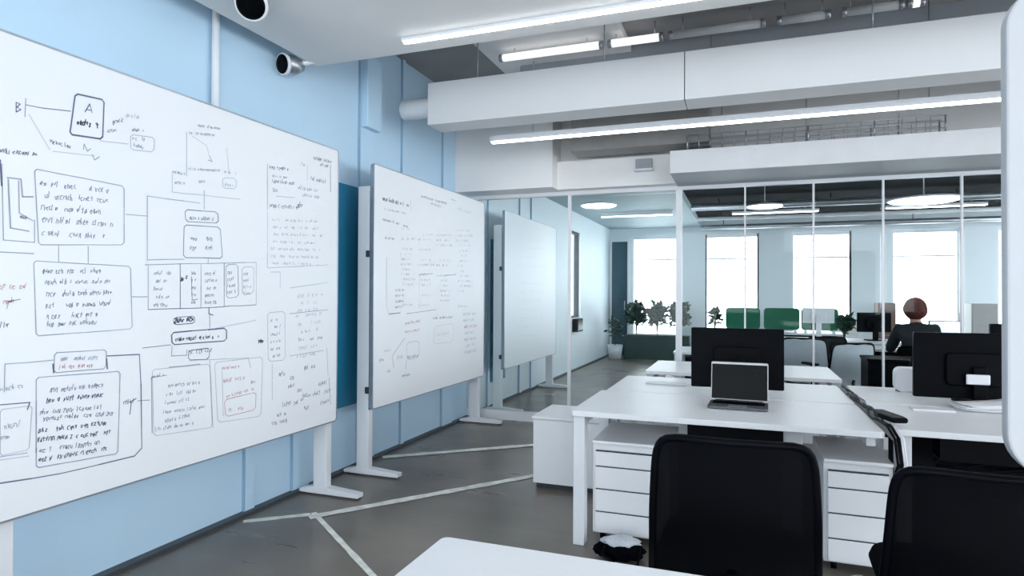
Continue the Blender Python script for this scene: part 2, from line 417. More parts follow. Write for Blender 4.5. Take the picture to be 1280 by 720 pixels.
# ------------------------------------------------------------------ mobile whiteboards
BW, BZ0, BZ1 = 2.16, .50, 2.36
BX = -2.62
def whiteboard(label, yc, inset=0):
    t = thing('whiteboard', label, 'whiteboard', (BX, yc, 0), 0, 'mobile whiteboards along the blue wall')
    h = (BZ1-BZ0); zc = (BZ0+BZ1)/2
    MB().prism([(p[0], p[1]+zc) for p in rrect(BW-.012, h-.012, .02)], 'x', -.024, 0).build('panel', 'board', t)
    # thin metal rim
    o = rrect(BW, h, .026); i_ = rrect(BW-.016, h-.016, .018); m = MB(); n = len(o)
    for k in range(n):
        a, b = o[k], o[(k+1) % n]; c, d2 = i_[(k+1) % n], i_[k]
        for (X0, X1) in ((.003, .003), (-.028, -.028)):
            m._f([m.bm.verts.new((X0, q[0], q[1]+zc)) for q in (a, b, c, d2)])
        for (q, r_) in ((a, b), (d2, c)):
            m._f([m.bm.verts.new(v) for v in ((-.028, q[0], q[1]+zc), (-.028, r_[0], r_[1]+zc), (.003, r_[0], r_[1]+zc), (.003, q[0], q[1]+zc))])
    m.build('rim', 'alu', t)
    for s in (-1, 1):
        y = s*(BW/2-.035)+(inset if s == -1 else 0)
        B(-.14, -.035, y-.03, y+.03, .055, 2.19).build('post', 'metal_white', t, bevel=.006)
        B(-.0345, -.0285, y-.03, y+.03, BZ0, 2.15).build('hinge_strip', 'dark_edge', t)
        for z in (.62, 1.65): B(-.06, -.0285, y-.045, y+.045, z, z+.05).build('bracket', 'dark_edge', t, bevel=.004)
        ft = MB().prism([(-.25, .012), (-.25, .035), (-.14, .058), (-.03, .058), (.22, .04), (.22, .012)], 'y', y-.035, y+.035).build('foot', 'metal_white', t, bevel=.004)
        for x in (-.225, .20): MB().lathe([(.018, 0), (.022, .004), (.018, .012)], (x, y, 0), 14).build('glide', 'dark_edge', ft)
    return t
wb1 = whiteboard('nearest whiteboard, covered in dark flowchart boxes and handwriting', 2.57, .085)
wb2 = whiteboard('second whiteboard, with faint small notes, in front of the glass partition', 5.17)
wb3 = whiteboard('farthest whiteboard, almost blank, standing behind the glass partition', 7.94)

GL = {'l': [[(0, 0), (0, 1)]], 'n': [[(0, 0), (0, .6), (.5, .6), (.5, 0)]], 'c': [[(.5, .6), (0, .5), (0, .1), (.5, 0)]], 'z': [[(0, .6), (.5, .6), (0, 0), (.5, 0)]],
      'x': [[(0, 0), (.5, .6)], [(0, .6), (.5, 0)]], 'o': [[(.1, 0), (0, .4), (.3, .6), (.5, .3), (.3, 0), (.1, 0)]], 't': [[(.25, 0), (.25, .9)], [(0, .6), (.5, .6)]],
      'e': [[(0, .3), (.5, .35), (.3, .6), (0, .3), (.2, 0), (.5, .05)]], 'u': [[(0, .6), (0, .05), (.4, 0), (.5, .6)]], 'v': [[(0, .6), (.25, 0), (.5, .6)]], 'h': [[(0, 0), (0, 1)], [(0, .5), (.4, .5), (.5, 0)]]}
class Ink:
    def __init__(s, board, yc): s.m = MB(); s.b = board; s.yc = yc; s.w = .0035
    def P(s, p):
        q = on_x(p[0], p[1], BX); return (q.y-s.yc, q.z)
    def seg(s, a, b, w):
        dx, dz = b[0]-a[0], b[1]-a[1]; L = math.hypot(dx, dz)
        if L < 1e-5: return
        ex, ez = dx/L*w*.3, dz/L*w*.3; nx, nz = -dz/L*w/2, dx/L*w/2
        q = [(a[0]-ex+nx, a[1]-ez+nz), (a[0]-ex-nx, a[1]-ez-nz), (b[0]+ex-nx, b[1]+ez-nz), (b[0]+ex+nx, b[1]+ez+nz)]
        s.m._f([s.m.bm.verts.new((.0012, *v)) for v in q])
    def line(s, pts, c=0, w=None, wob=.0015):
        s.m.mi = c; w = w or s.w
        Q = [s.P(p) for p in pts]
        for a, b in zip(Q, Q[1:]):
            n = max(1, int(math.hypot(b[0]-a[0], b[1]-a[1])/.08)); prev = a
            for k in range(1, n+1):
                t = k/n; nx = (a[0]+(b[0]-a[0])*t, a[1]+(b[1]-a[1])*t+(random.uniform(-wob, wob) if k < n else 0))
                s.seg(prev, nx, w*random.uniform(.8, 1.2)); prev = nx
    def box(s, pts, c=0, w=None): # closed, corners slightly cut so they look round
        n = len(pts); out = []
        for k in range(n):
            p, a, b = pts[k], pts[k-1], pts[(k+1) % n]
            for q in (a, b):
                L = math.hypot(q[0]-p[0], q[1]-p[1]); t = min(.2, 3/L); out.append((p[0]+(q[0]-p[0])*t, p[1]+(q[1]-p[1])*t))
        s.line(out+[out[0]], c, w, .0008)
    def text(s, a, b, h=7, c=0, w=None, dens=.8):
        # a row of small illegible handwriting from a to b, h = height in picture pixels
        A, Bq = s.P(a), s.P(b); up = s.P((a[0], a[1]-h*.9)); H = up[1]-A[1]
        w = w or s.w*.68; s.m.mi = c
        L = Bq[0]-A[0]; y = 0; sl = (Bq[1]-A[1])/L
        while y < L:
            for _ in range(random.randint(3, 6)):
                cw = H*random.uniform(.38, .6)
                if y+cw > L: break
                j = random.uniform(-.08, .08)*H
                if random.random() < dens+.15:
                    for g in GL[random.choice('lnczxoteuvhnceu')]:
                        pts = [(A[0]+y+(p[0]*1.15+random.uniform(-.22, .22))*cw+p[1]*H*.12, A[1]+sl*y+(p[1]*.85+random.uniform(-.16, .16))*H+j) for p in g]
                        for u, v in zip(pts, pts[1:]): s.seg(u, v, w)
                y += cw
            y += H*random.uniform(.3, .75)
            if random.random() > dens+.12: y += H*random.uniform(.5, 1.5)
    def done(s): return s.m.build('marker_drawing', ['ink', 'ink_mid', 'ink_faint', 'ink_red', 'ink_yellow'], s.b)
D, MI, F, R, Yw = 0, 1, 2, 3, 4
k = Ink(wb1, 2.57)
# top left
k.line([(20, 128), (20, 140)], D); k.line([(20, 128), (25, 130), (21, 134), (26, 137), (20, 140)], D)
k.line([(32, 123), (31, 146)], MI); k.line([(32, 131), (52, 135), (88, 139)], D)
k.line([(36, 143), (62, 187)], F); k.line([(66, 189), (118, 195)], F)
k.box([(94, 117), (130, 125), (128, 174), (87, 168)], D, .006)
k.line([(106, 140), (112, 130), (115, 141)], D); k.line([(108, 137), (114, 138)], D)
k.text((96, 155), (124, 160), 9, D, .005)
k.text((62, 178), (90, 186), 7, D); k.text((0, 190), (50, 195), 7, D)
k.line([(104, 187), (105, 180), (109, 189), (113, 186)], MI); k.line([(115, 193), (118, 200), (124, 196)], MI)
k.text((134, 165), (148, 163), 6, MI); k.text((140, 155), (157, 150), 8, D); k.text((158, 146), (176, 148), 6, F)
k.text((165, 163), (180, 165), 6, MI); k.text((165, 174), (182, 176), 6, MI); k.text((167, 183), (180, 186), 7, MI); k.box([(163, 168), (193, 172), (192, 190), (163, 187)], F); k.line([(125, 176), (160, 180)], F)
# faint sketch
k.text((247, 158), (276, 162), 5, MI); k.text((236, 167), (270, 170), 4, F)
k.line([(233, 165), (233, 220)], F); k.line([(240, 170), (258, 182), (263, 200)], MI, .002); k.line([(283, 185), (286, 215)], F); k.line([(262, 195), (265, 202), (260, 200)], MI)
k.text((215, 216), (232, 219), 5, MI); k.text((218, 229), (232, 231), 5, MI); k.text((248, 228), (258, 229), 5, MI); k.text((280, 216), (296, 219), 5, F)
k.box([(278, 222), (295, 223), (295, 236), (278, 235)], F); k.text((281, 232), (292, 233), 5, F); k.line([(215, 217), (215, 240), (300, 249)], F); k.text((236, 212), (275, 214), 4, F)
# box A
k.box([(43, 211), (155, 233), (155, 306), (48, 306)], MI)
for (a, b) in (((50, 231), (140, 241)), ((52, 247), (137, 253)), ((52, 262), (132, 267)), ((53, 277), (143, 283)), ((52, 294), (138, 298))): k.text(a, b, 9, MI, .003)
k.line([(9, 222), (26, 224), (28, 246), (41, 246)], MI, .005); k.line([(10, 224), (13, 285), (36, 289)], MI, .005); k.line([(23, 226), (24, 266), (41, 276)], MI)
k.line([(2, 205), (4, 300), (43, 303), (43, 275)], MI); k.text((25, 272), (36, 275), 5, MI); k.line([(0, 315), (42, 317)], MI); k.line([(0, 200), (2, 232)], D, .006)
k.line([(73, 307), (73, 327)], MI); k.line([(110, 308), (110, 329)], MI)
k.line([(157, 268), (183, 270)], MI); k.line([(250, 254), (184, 245), (184, 325), (230, 324)], MI)
# tree in the middle
k.line([(255, 238), (255, 262)], MI); k.box([(231, 262), (272, 265), (273, 279), (232, 277)], D); k.text((237, 274), (268, 275), 6, D)
k.box([(230, 281), (275, 284), (278, 323), (229, 322)], D)
for (a, b) in (((238, 300), (248, 301)), ((258, 300), (266, 301)), ((237, 312), (248, 313)), ((257, 312), (270, 313))): k.text(a, b, 8, D)
k.line([(260, 323), (260, 329)], MI)
k.line([(181, 331), (320, 328)], MI); k.line([(185, 331), (185, 387)], MI); k.line([(185, 387), (250, 385), (320, 381)], D); k.line([(225, 330), (225, 386)], D); k.line([(251, 330), (251, 385)], MI); k.line([(280, 329), (280, 383)], D); k.line([(320, 328), (320, 381)], F)
for i in range(5): k.text((192+(i % 2)*3, 343+i*10), (214-(i % 3)*4, 343+i*10), 6, MI)
k.text((226, 351), (236, 346), 6, D, .005)
for i in range(5): k.text((239, 343+i*9), (246, 343+i*9), 6, MI)
for i in range(5): k.text((256, 344+i*9), (272, 343+i*9), 6, MI)
k.box([(282, 331), (297, 330), (298, 371), (283, 373)], MI); k.box([(302, 334), (317, 333), (317, 366), (303, 369)], F)
for i in range(4): k.text((284, 343+i*8), (296, 342+i*8), 6, MI); k.text((304, 344+i*8), (315, 343+i*8), 5, F)
k.line([(239, 346), (240, 375), (247, 374)], MI)
# box B
k.box([(42, 326), (163, 333), (165, 411), (45, 420)], MI)
for (a, b) in (((53, 341), (132, 341)), ((56, 355), (140, 354)), ((58, 370), (146, 367)), ((57, 385), (140, 381)), ((58, 398), (122, 395)), ((58, 408), (125, 404))): k.text(a, b, 8, MI, .003)
k.line([(165, 371), (184, 371)], MI); k.line([(178, 435), (213, 431)], D)
k.text((0, 361), (38, 359), 8, R); k.text((4, 380), (24, 376), 8, R); k.line([(8, 386), (11, 377), (25, 374)], MI); k.text((0, 409), (12, 408), 8, D)
k.line([(261, 385), (261, 392), (266, 394)], D, .005); k.line([(262, 392), (262, 410)], MI)
k.text((218, 403), (243, 400), 8, D, .006); k.box([(217, 397), (243, 395), (243, 404), (217, 406)], D)
k.box([(214, 416), (283, 410), (283, 426), (215, 431)], D, .006); k.text((219, 426), (276, 422), 6, D, .004)
k.line([(215, 432), (214, 445), (234, 444)], MI); k.text((233, 443), (270, 438), 8, D); k.box([(236, 438), (262, 435), (261, 449), (235, 450)], D); k.line([(262, 450), (266, 535)], MI, .003)
k.line([(262, 412), (320, 400)], F); k.line([(236, 451), (310, 447), (313, 460)], F)
# lower left
k.line([(5, 490), (6, 455), (67, 450)], MI); k.box([(68, 441), (133, 437), (132, 461), (67, 466)], MI); k.text((76, 451), (126, 448), 6, MI); k.text((74, 461), (120, 458), 6, R)
k.line([(66, 455), (67, 466)], D, .006); k.line([(133, 448), (134, 461)], D, .006)
k.line([(133, 445), (174, 443), (176, 480), (177, 560), (168, 570), (75, 592), (0, 604)], D, .0045)
k.box([(45, 472), (150, 464), (147, 567), (45, 585)], MI, .0042)
rows = [(62, 490, 132, 483), (58, 503, 132, 495), (50, 518, 132, 510), (54, 526, 144, 518), (48, 541, 140, 530), (47, 552, 142, 542), (45, 566, 126, 555), (48, 577, 135, 562)]
for i, (a, b, c_, d_) in enumerate(rows): k.text((a, b), (c_, d_), 8, D if i in (1, 4, 5, 7) else MI, .0033)
k.text((0, 489), (32, 483), 7, MI); k.line([(0, 506), (37, 503), (34, 512)], D); k.box([(0, 512), (40, 507), (36, 562), (0, 570)], F); k.text((5, 536), (28, 532), 9, MI); k.text((0, 549), (14, 547), 6, MI); k.line([(0, 571), (34, 566)], MI); k.line([(0, 575), (36, 570)], F)
k.text((154, 506), (176, 500), 7, D); k.line([(162, 518), (164, 502), (170, 498)], D); k.line([(172, 501), (187, 500)], MI)
# box D
k.line([(190, 541), (189, 472), (208, 469)], MI); k.line([(211, 459), (250, 455)], MI); k.text((190, 472), (206, 469), 5, MI)
for i, (x0, x1) in enumerate(((210, 250), (205, 246), (206, 240), (204, 256), (206, 238), (194, 242))): k.text((x0, 484+i*11), (x1, 480+i*10), 6, MI)
k.box([(190, 462), (262, 455), (265, 534), (192, 545)], F)
k.text((277, 462), (300, 459), 5, R); k.text((279, 478), (308, 473), 7, R); k.text((283, 497), (318, 487), 6, R); k.box([(280, 500), (320, 490), (319, 512), (282, 521)], R); k.text((286, 514), (310, 510), 6, R); k.line([(277, 463), (279, 520)], F); k.text((311, 480), (322, 478), 6, MI)
k.box([(268, 453), (328, 446), (326, 520), (272, 528)], F)
# right column
k.text((335, 210), (361, 213), 6, D); k.line([(334, 205), (334, 262)], MI); k.text((340, 221), (360, 223), 4, F); k.text((340, 228), (370, 231), 6, D); k.text((338, 239), (350, 240), 7, D); k.text((372, 236), (398, 240), 6, MI)
k.line([(345, 245), (368, 247)], F); k.text((337, 259), (376, 261), 7, D); k.text((377, 207), (382, 208), 6, D); k.text((392, 199), (416, 204), 6, D); k.text((400, 207), (412, 209), 5, D)
k.line([(413, 206), (413, 240)], D); k.text((388, 225), (409, 229), 7, D); k.text((378, 245), (400, 248), 5, MI); k.line([(384, 206), (384, 225)], F); k.text((372, 257), (380, 259), 7, D)
for i in range(7): k.text((336+random.randint(0, 8), 276+i*9), (405-random.randint(0, 12), 278+i*9), 5, F, .002, .6)
k.line([(335, 335), (410, 331)], F); k.line([(338, 340), (350, 340), (350, 360)], F); k.line([(362, 360), (410, 353)], F); k.line([(334, 265), (334, 335)], F)
for i in range(3): k.text((372, 372+i*9), (406, 369+i*9), 6, MI if i != 1 else F, .0025, .5)
k.box([(334, 391), (356, 389), (356, 450), (335, 452)], F)
for i in range(6): k.text((338, 402+i*9), (351, 400+i*9), 5, MI, None, .7)
for i in range(6): k.text((368+random.randint(0, 8), 397+i*10), (407-random.randint(0, 10), 393+i*10), 6, MI if i in (0, 2, 3) else F, .0025, .5)
k.line([(362, 392), (410, 387)], MI); k.text((320, 429), (330, 428), 7, D, .006)
for (a, b, c_, d_) in ((348, 470, 358, 468), (362, 475, 370, 473), (380, 462, 396, 459), (360, 485, 372, 482), (398, 482, 412, 478), (353, 508, 364, 505), (367, 506, 380, 500), (378, 497, 402, 492), (400, 506, 413, 502), (380, 512, 388, 511), (346, 521, 360, 518), (340, 531, 364, 526), (372, 490, 378, 488), (405, 492, 414, 488)): k.text((a, b), (c_, d_), 7, D)
k.line([(408, 435), (410, 470)], F); k.line([(411, 472), (413, 505)], MI)
k.line([(340, 455), (340, 500)], F); k.line([(362, 445), (404, 438)], F)
k.done()
k = Ink(wb2, 5.17); k.w = .004
k.text((478, 250), (512, 259), 6, D, .005); k.text((480, 262), (508, 268), 4, F); k.text((478, 275), (500, 281), 4, MI); k.text((504, 283), (511, 285), 4, MI); k.text((481, 298), (493, 300), 4, MI)
k.line([(513, 250), (513, 262)], F); k.text((526, 246), (560, 256), 4, MI); k.text((538, 255), (552, 260), 4, F); k.line([(564, 249), (569, 251)], D); k.text((572, 262), (590, 268), 5, F)
for r_ in range(16):
    y = 288+r_*6.3
    for x0 in (502, 525, 548, 572):
        if random.random() < .75: k.text((x0+random.randint(-3, 3), y+(x0-530)*.03), (x0+random.randint(10, 19), y+(x0-530)*.03), 4, F if random.random() < .8 else Yw, .002, .6)
k.line([(483, 322), (483, 385), (486, 392), (500, 391)], F); k.line([(486, 393), (500, 391)], MI, .006); k.line([(508, 392), (545, 387)], MI); k.line([(524, 345), (524, 385)], Yw); k.line([(525, 343), (541, 342)], MI); k.line([(556, 344), (570, 343)], MI)
for i in range(4): k.text((494, 364+i*7), (505, 363+i*7), 4, MI)
k.text((506, 406), (527, 402), 5, R); k.text((506, 416), (525, 413), 4, R); k.line([(506, 422), (490, 445), (492, 460)], R)
k.box([(508, 428), (524, 426), (523, 447), (509, 450)], F); k.text((509, 448), (523, 446), 5, D); k.text((474, 452), (482, 450), 6, D); k.text((480, 440), (488, 438), 4, F); k.text((484, 466), (489, 464), 6, MI); k.text((496, 450), (504, 446), 8, R); k.text((502, 471), (514, 469), 4, D); k.line([(508, 450), (507, 462)], MI)
k.box([(543, 408), (566, 404), (567, 427), (541, 430)], Yw); k.text((540, 399), (566, 397), 4, MI); k.text((545, 420), (562, 417), 5, Yw)
for i in range(7): k.text((579+random.randint(0, 3), 394+i*8), (597-random.randint(0, 5), 393+i*7.6), 5, R if i == 2 else F if i % 2 else MI)
k.done()
k = Ink(wb3, 7.94); k.w = .003
for r_ in range(12):
    y = 300+r_*11
    k.text((645+random.randint(0, 5), y), (684-random.randint(0, 8), y+(1 if r_ < 6 else -1)), 4, F if r_ % 4 else Yw, .002, .4)
k.done()

# big rounded white panel at the right edge
t = thing('mobile_panel', 'large white round-cornered mobile panel cut by the right edge of the photo', 'panel', (1.25, 1.78, 0))
w_ = 1.36; zc = (.955+2.095)/2
MB().prism([(p[0], p[1]+zc) for p in rrect(w_, 2.095-.955, .10, 10)], 'y', -.02, .02).build('panel', 'panel_grey', t, bevel=.006)
for s in (-1, 1):
    if s == 1: x = .5
    else: x = .12
    B(x-.03, x+.03, .022, .06, .05, 1.8).build('post', 'metal_white', t, bevel=.004)
    B(x-.03, x+.03, -.2, .26, .012, .05).build('foot', 'metal_white', t, bevel=.006)
    for y in (-.17, .23): MB().lathe([(.016, 0), (.02, .012)], (x, y, 0), 12).build('glide', 'dark_edge', t)

# ------------------------------------------------------------------ white floor lines: thin flat strips of uneven width
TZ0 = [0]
def white_line(a, b, label, w=.05):
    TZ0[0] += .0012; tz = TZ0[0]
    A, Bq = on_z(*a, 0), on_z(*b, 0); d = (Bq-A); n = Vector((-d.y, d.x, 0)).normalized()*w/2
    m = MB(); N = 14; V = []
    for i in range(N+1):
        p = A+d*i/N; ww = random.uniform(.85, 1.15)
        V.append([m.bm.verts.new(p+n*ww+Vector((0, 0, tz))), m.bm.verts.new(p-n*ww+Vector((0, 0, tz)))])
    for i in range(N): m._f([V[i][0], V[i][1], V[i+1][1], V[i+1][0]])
    tag(m.build('floor_line', 'white_line'), label, 'floor tape', 'white lines on the floor')
white_line((304, 652), (388, 643), 'short white floor line from the wall to under the nearest whiteboard stand', .055)
white_line((392, 641), (480, 735), 'white floor line running towards the front desk', .035)
white_line((386, 647), (700, 589), 'long white floor line from the whiteboard foot to the white cabinet', .075)
white_line((478, 572), (700, 554), 'farther white floor line between second whiteboard and white cabinet', .085)

# ------------------------------------------------------------------ desks
def desk(label, x0, x1, y0, y1, h=.74, tray=None, modesty=False, skip=False, mid=None, group='white bench desks'):
    cx, cy = (x0+x1)/2, (y0+y1)/2
    t = thing('desk', label, 'desk', (cx, cy, 0), 0, group)
    a, b = (x1-x0)/2, (y1-y0)/2
    tp = MB().prism(rrect(2*a, 2*b, .02, 4), 'z', h-.03, h).build('tabletop', 'white', t, bevel=.003)
    for sx in (-1, 1):
        for sy in (-1, 1):
            if skip and sx == 1 and sy == -1: continue
            B(sx*(a-.04)-.032, sx*(a-.04)+.032, sy*(b-.07)-.035, sy*(b-.07)+.035, 0, h-.03).build('leg', 'metal_white', t, bevel=.004)
        B(sx*(a-.04)-.02, sx*(a-.04)+.02, -b+.106, b-.106, h-.09, h-.03).build('side_beam', 'metal_white', t)
    B(-a+.06, a-.06, b-.12, b-.08, h-.09, h-.03).build('cross_beam', 'metal_white', t)
    if mid is not None:
        B(mid-cx-.05, mid-cx+.05, .0, .09, 0, h-.03).build('leg', 'metal_white', t, bevel=.004)
    if tray:
        u, v, yy = tray
        m = MB().box(u-cx, v-cx, yy-cy, yy-cy+.16, h-.17, h-.16).box(u-cx, v-cx, yy-cy, yy-cy+.008, h-.16, h-.035).box(u-cx, v-cx, yy-cy+.152, yy-cy+.16, h-.16, h-.035)
        tr = m.build('cable_tray', 'black', t)
        for q in range(3):
            pts = [(u-cx+(v-u)*j/16, yy-cy+.04+q*.04+.01*math.sin(j*2+q), h-.18-.035*abs(math.sin(j*.6+q*1.3))) for j in range(17)]
            MB().tube(pts, .008, 6).build('cable', 'black', tr)
    if modesty:
        B(-a+.08, a-.08, b-.2, b-.18, .30, h-.03).build('modesty_panel', 'black', t, bevel=.003)
    return t
desk('white desk holding the open laptop, front left of the bench', -.89, .615, 3.35, 4.15, tray=(-.30, .20, 3.70), mid=.25, skip=True)
desk('white desk under the left black monitor, behind the laptop desk', -.86, .615, 4.17, 4.98)
desk('white desk at front right of the bench, mostly clear', .68, 2.3, 3.45, 4.24, modesty=True, tray=(.9, 2.1, 3.62))
desk('white desk carrying the right black monitor and papers', .68, 2.3, 4.26, 5.02)
desk('white desk behind the left monitor, just before the glass partition', -.78, .70, 5.35, 6.25)
desk('large white table in the bottom foreground, bare top', -.735, .55, .45, 1.49, group='white tables in front')

# pedestals
def pedestal(label, x0, y0, w=.42, d=.55, h=.545):
    t = thing('drawer_unit', label, 'drawer unit', (x0+w/2, y0+d/2, 0), 0, 'white drawer pedestals under the desks')
    a, b = w/2, d/2
    B(-a, a, -b+.02, b, .045, h).build('body', 'white', t, bevel=.003)
    zs = [(.055, .165), (.172, .29), (.297, .415), (.422, .500)]
    for (z0, z1) in zs:
        dr = B(-a+.018, a-.018, -b, -b+.0195, z0, z1).build('drawer', 'white', t, bevel=.003)
        B(-a+.02, a-.02, -b+.004, -b+.0195, z1, z1+.0065).build('grip_slot', 'dark_edge', dr)
    B(-a, a, -b-.002, b, h-.001, h+.016).build('top', 'white', t, bevel=.003)
    for sx in (-1, 1):
        for sy in (-1, 1): MB().tube([(sx*(a-.05)-.012, sy*(b-.06), .0225), (sx*(a-.05)+.012, sy*(b-.06), .0225)], .0225, 12).build('caster', 'black', t)
    return t
pedestal('white four-drawer pedestal under the left desk beside its front leg', -.795, 3.47)
pedestal('white four-drawer pedestal between the two front black chairs', .375, 3.50, .305)
t = thing('cabinet', 'low plain white cabinet left of the desk in front of the glass partition', 'cabinet', (-1.165, 4.52, 0))
B(-.245, .245, -.235, .25, .035, .49).build('body', 'white', t, bevel=.004)
B(-.24, .24, -.25, -.236, .04, .485).build('door', 'white', t, bevel=.002)
B(-.25, .25, -.255, .255, .491, .51).build('top', 'white', t, bevel=.003)
B(-.225, .225, -.215, .23, 0, .035).build('plinth', 'dark_edge', t)

# ------------------------------------------------------------------ office chair
def office_chair(label, loc, rz, mback='mesh_black', fabric='fabric_black', frame='black', top=.90, arms=True, group='black mesh office chairs'):
    t = thing('office_chair', label, 'chair', loc, rz, group)
    z0, z1 = .36, top; hw = .255
    def half(v):
        s = abs(2*v-1); return hw*(.94+.06*math.cos((v-.15)*2.2))*(1-s**9)**(1/9) if s < 1 else 0
    def S(u, v):
        vv = .5+.5*math.sin((v-.5)*PI) if True else v
        h = half(vv); x = (2*u-1)*h
        z = z0+(z1-z0)*vv
        y = -.30+.055*(x/hw)**2-.05*max(0, vv-.35)+.03*math.exp(-((vv-.28)/.2)**2)
        return (x, y, z)
    MB().grid(S, 20, 26).build('backrest', mback, t, solid=.012)
    out = [S(0, j/26) for j in range(27)]+[S(1, j/26) for j in range(26, -1, -1)]
    pts = []
    for p in out:
        if not pts or (Vector(p)-Vector(pts[-1])).length > .012: pts.append(p)
    if (Vector(pts[0])-Vector(pts[-1])).length < .012: pts.pop()
    MB().tube(pts, .013, 8, closed=True).build('back_frame', frame, t)
    MB().tube([(0, -.10, .43), (0, -.24, .42), (0, -.275, .44), (0, -.292, .50)], [.03, .028, .022, .014], 10).build('back_support', frame, t)
    # seat
    m = MB(); o = rrect(.50, .47, .12, 6)
    def ring(k, z): return [m.bm.verts.new((p[0]*k, p[1]*k, z)) for p in o]
    rs = [ring(.86, .425), ring(.97, .44), ring(1, .465), ring(.96, .492), ring(.8, .50)]
    for A, Bq in zip(rs, rs[1:]):
        for i in range(len(o)): m._f([A[i], A[(i+1) % len(o)], Bq[(i+1) % len(o)], Bq[i]], True)
    m._f(rs[0][::-1]); m._f(rs[-1])
    m.build('seat', fabric, t)
    B(-.12, .12, -.12, .12, .385, .425).build('tilt_mechanism', frame, t, bevel=.01)
    MB().lathe([(.03, .10), (.03, .25), (.02, .25), (.02, .385)], (0, 0, 0), 14).build('gas_column', frame, t)
    b = MB(); b.lathe([(.05, .075), (.055, .09), (.04, .12)], (0, 0, 0), 16)
    for q in range(5):
        a = 2*PI*q/5+.3
        b.tube([(.03*math.cos(a), .03*math.sin(a), .10), (.29*math.cos(a), .29*math.sin(a), .075)], [.026, .016], 8)
    bo = b.build('star_base', frame, t)
    for q in range(5):
        a = 2*PI*q/5+.3; cx, cy = .29*math.cos(a), .29*math.sin(a); nx, ny = -math.sin(a), math.cos(a)
        w = MB()
        for s in (-1, 1): w.tube([(cx+s*nx*.008, cy+s*ny*.008, .027), (cx+s*nx*.026, cy+s*ny*.026, .027)], .027, 14)
        w.tube([(cx, cy, .03), (cx, cy, .08)], .008, 8)
        w.build('caster', frame, t)
    if arms:
        for s in (-1, 1):
            ar = MB().tube([(s*.12, .0, .41), (s*.27, .0, .42), (s*.285, .0, .50), (s*.285, .0, .63)], .016, 8).build('armrest', frame, t)
            MB().prism([(s*.285+p[0], p[1]+.02) for p in rrect(.075, .25, .03, 4)], 'z', .63, .655).build('arm_pad', frame, ar, bevel=.008)
    return t
c1 = office_chair('black mesh office chair with its back to us, left of the two in front', (-.04, 2.40, 0), .02, top=.915, arms=False)
office_chair('black mesh office chair with its back to us, at the right edge in front', (.655, 2.38, 0), -.03, top=.88, arms=False)
dup(c1, (-.12, 5.12, 0) if False else (1.45, 5.36, 0), 'black office chair behind the right black monitor', PI)
pale = office_chair('pale grey office chair, left one behind the glass partition', (.74, 8.3, 0), -.3, 'fabric_grey', 'fabric_grey', 'black', .88, True, 'pale office chairs behind the glass')
dup(pale, (.93, 7.62, 0), 'pale grey office chair, right one behind the glass partition', .5)

# black bag with white cloth under the left desk
def bag(label, loc, s, rz):
    t = thing('bag', label, 'bag', loc, rz, 'bags on the floor under the desks')
    def blob(c, r, seed, sq=1):
        random.seed(seed); ph = [random.uniform(0, 6) for _ in range(6)]
        def S(u, v):
            a = u*2*PI; b = (v-.5)*PI
            k = 1+.12*math.sin(3*a+ph[0])*math.cos(2*b+ph[1])+.08*math.sin(7*a+ph[2]+4*b)+.05*math.sin(11*a+9*b+ph[3])
            z = math.sin(b)*r[2]*k
            return (c[0]+math.cos(a)*math.cos(b)*r[0]*k, c[1]+math.sin(a)*math.cos(b)*r[1]*k, max(.001, c[2]+z))
        return MB().grid(S, 36, 20)
    blob((0, 0, .045*s), (.13*s, .09*s, .05*s), 3).build('bag_body', 'fabric_black', t)
    blob((.0, 0, .085*s), (.10*s, .06*s, .03*s), 5).build('white_cloth', 'fabric_grey', t)
    MB().tube([(-.08*s, -.05*s, .08*s), (-.1*s, -.09*s, .05*s), (-.02*s, -.13*s, .012), (.08*s, -.11*s, .012), (.09*s, -.05*s, .07*s)], .008, 6).build('strap', 'black', t)
bag('black bag with crumpled white cloth on the floor under the left pedestal', (-.60, 3.30, 0), 1.0, .2)
bag('dark bag with pale cloth on the floor at the right pedestal', (.50, 3.22, 0), .9, .1)
random.seed(11)

# ------------------------------------------------------------------ things on desks
H = .74
def monitor(label, loc, w, h, zb, rz=0, face='black_gloss', back='black', frame='black', group='black monitors on the bench', badge=False):
    # screen faces +Y in local space, its back faces -Y
    t = thing('monitor', label, 'monitor', loc, rz, group)
    MB().prism([(p[0], p[1]+zb+h/2) for p in rrect(w, h, .008, 3)], 'y', -.02, .012).build('casing', frame, t, bevel=.003)
    B(-w/2+.01, w/2-.01, .0125, .015, zb+.012, zb+h-.01).build('screen', face, t)
    MB().prism([(p[0], p[1]+zb+h*.45) for p in rrect(w*.5, h*.5, .03, 5)], 'y', -.045, -.0205).build('rear_cover', back, t, bevel=.008)
    B(-.035, .035, -.075, -.046, .015, zb+h*.5).build('stand_neck', frame, t, bevel=.005)
    MB().prism([(p[0], p[1]-.03) for p in rrect(.24, .19, .03, 5)], 'z', 0, .014).build('stand_base', frame, t, bevel=.003)
    if badge:
        B(-.075, .045, -.088, -.0755, zb+.095, zb+.155).build('cable_box', 'metal_white', t, bevel=.01)
    return t
monitor('big black monitor seen from behind, standing behind the open laptop', (-.045, 4.42, H), .575, .395, .022)
monitor('big black monitor seen from behind with a white box, by the right edge', (1.31, 4.52, H), .66, .395, .018, badge=True)
monitor('black monitor partly hidden behind the right edge panel', (1.77, 4.86, H), .58, .40, .06)

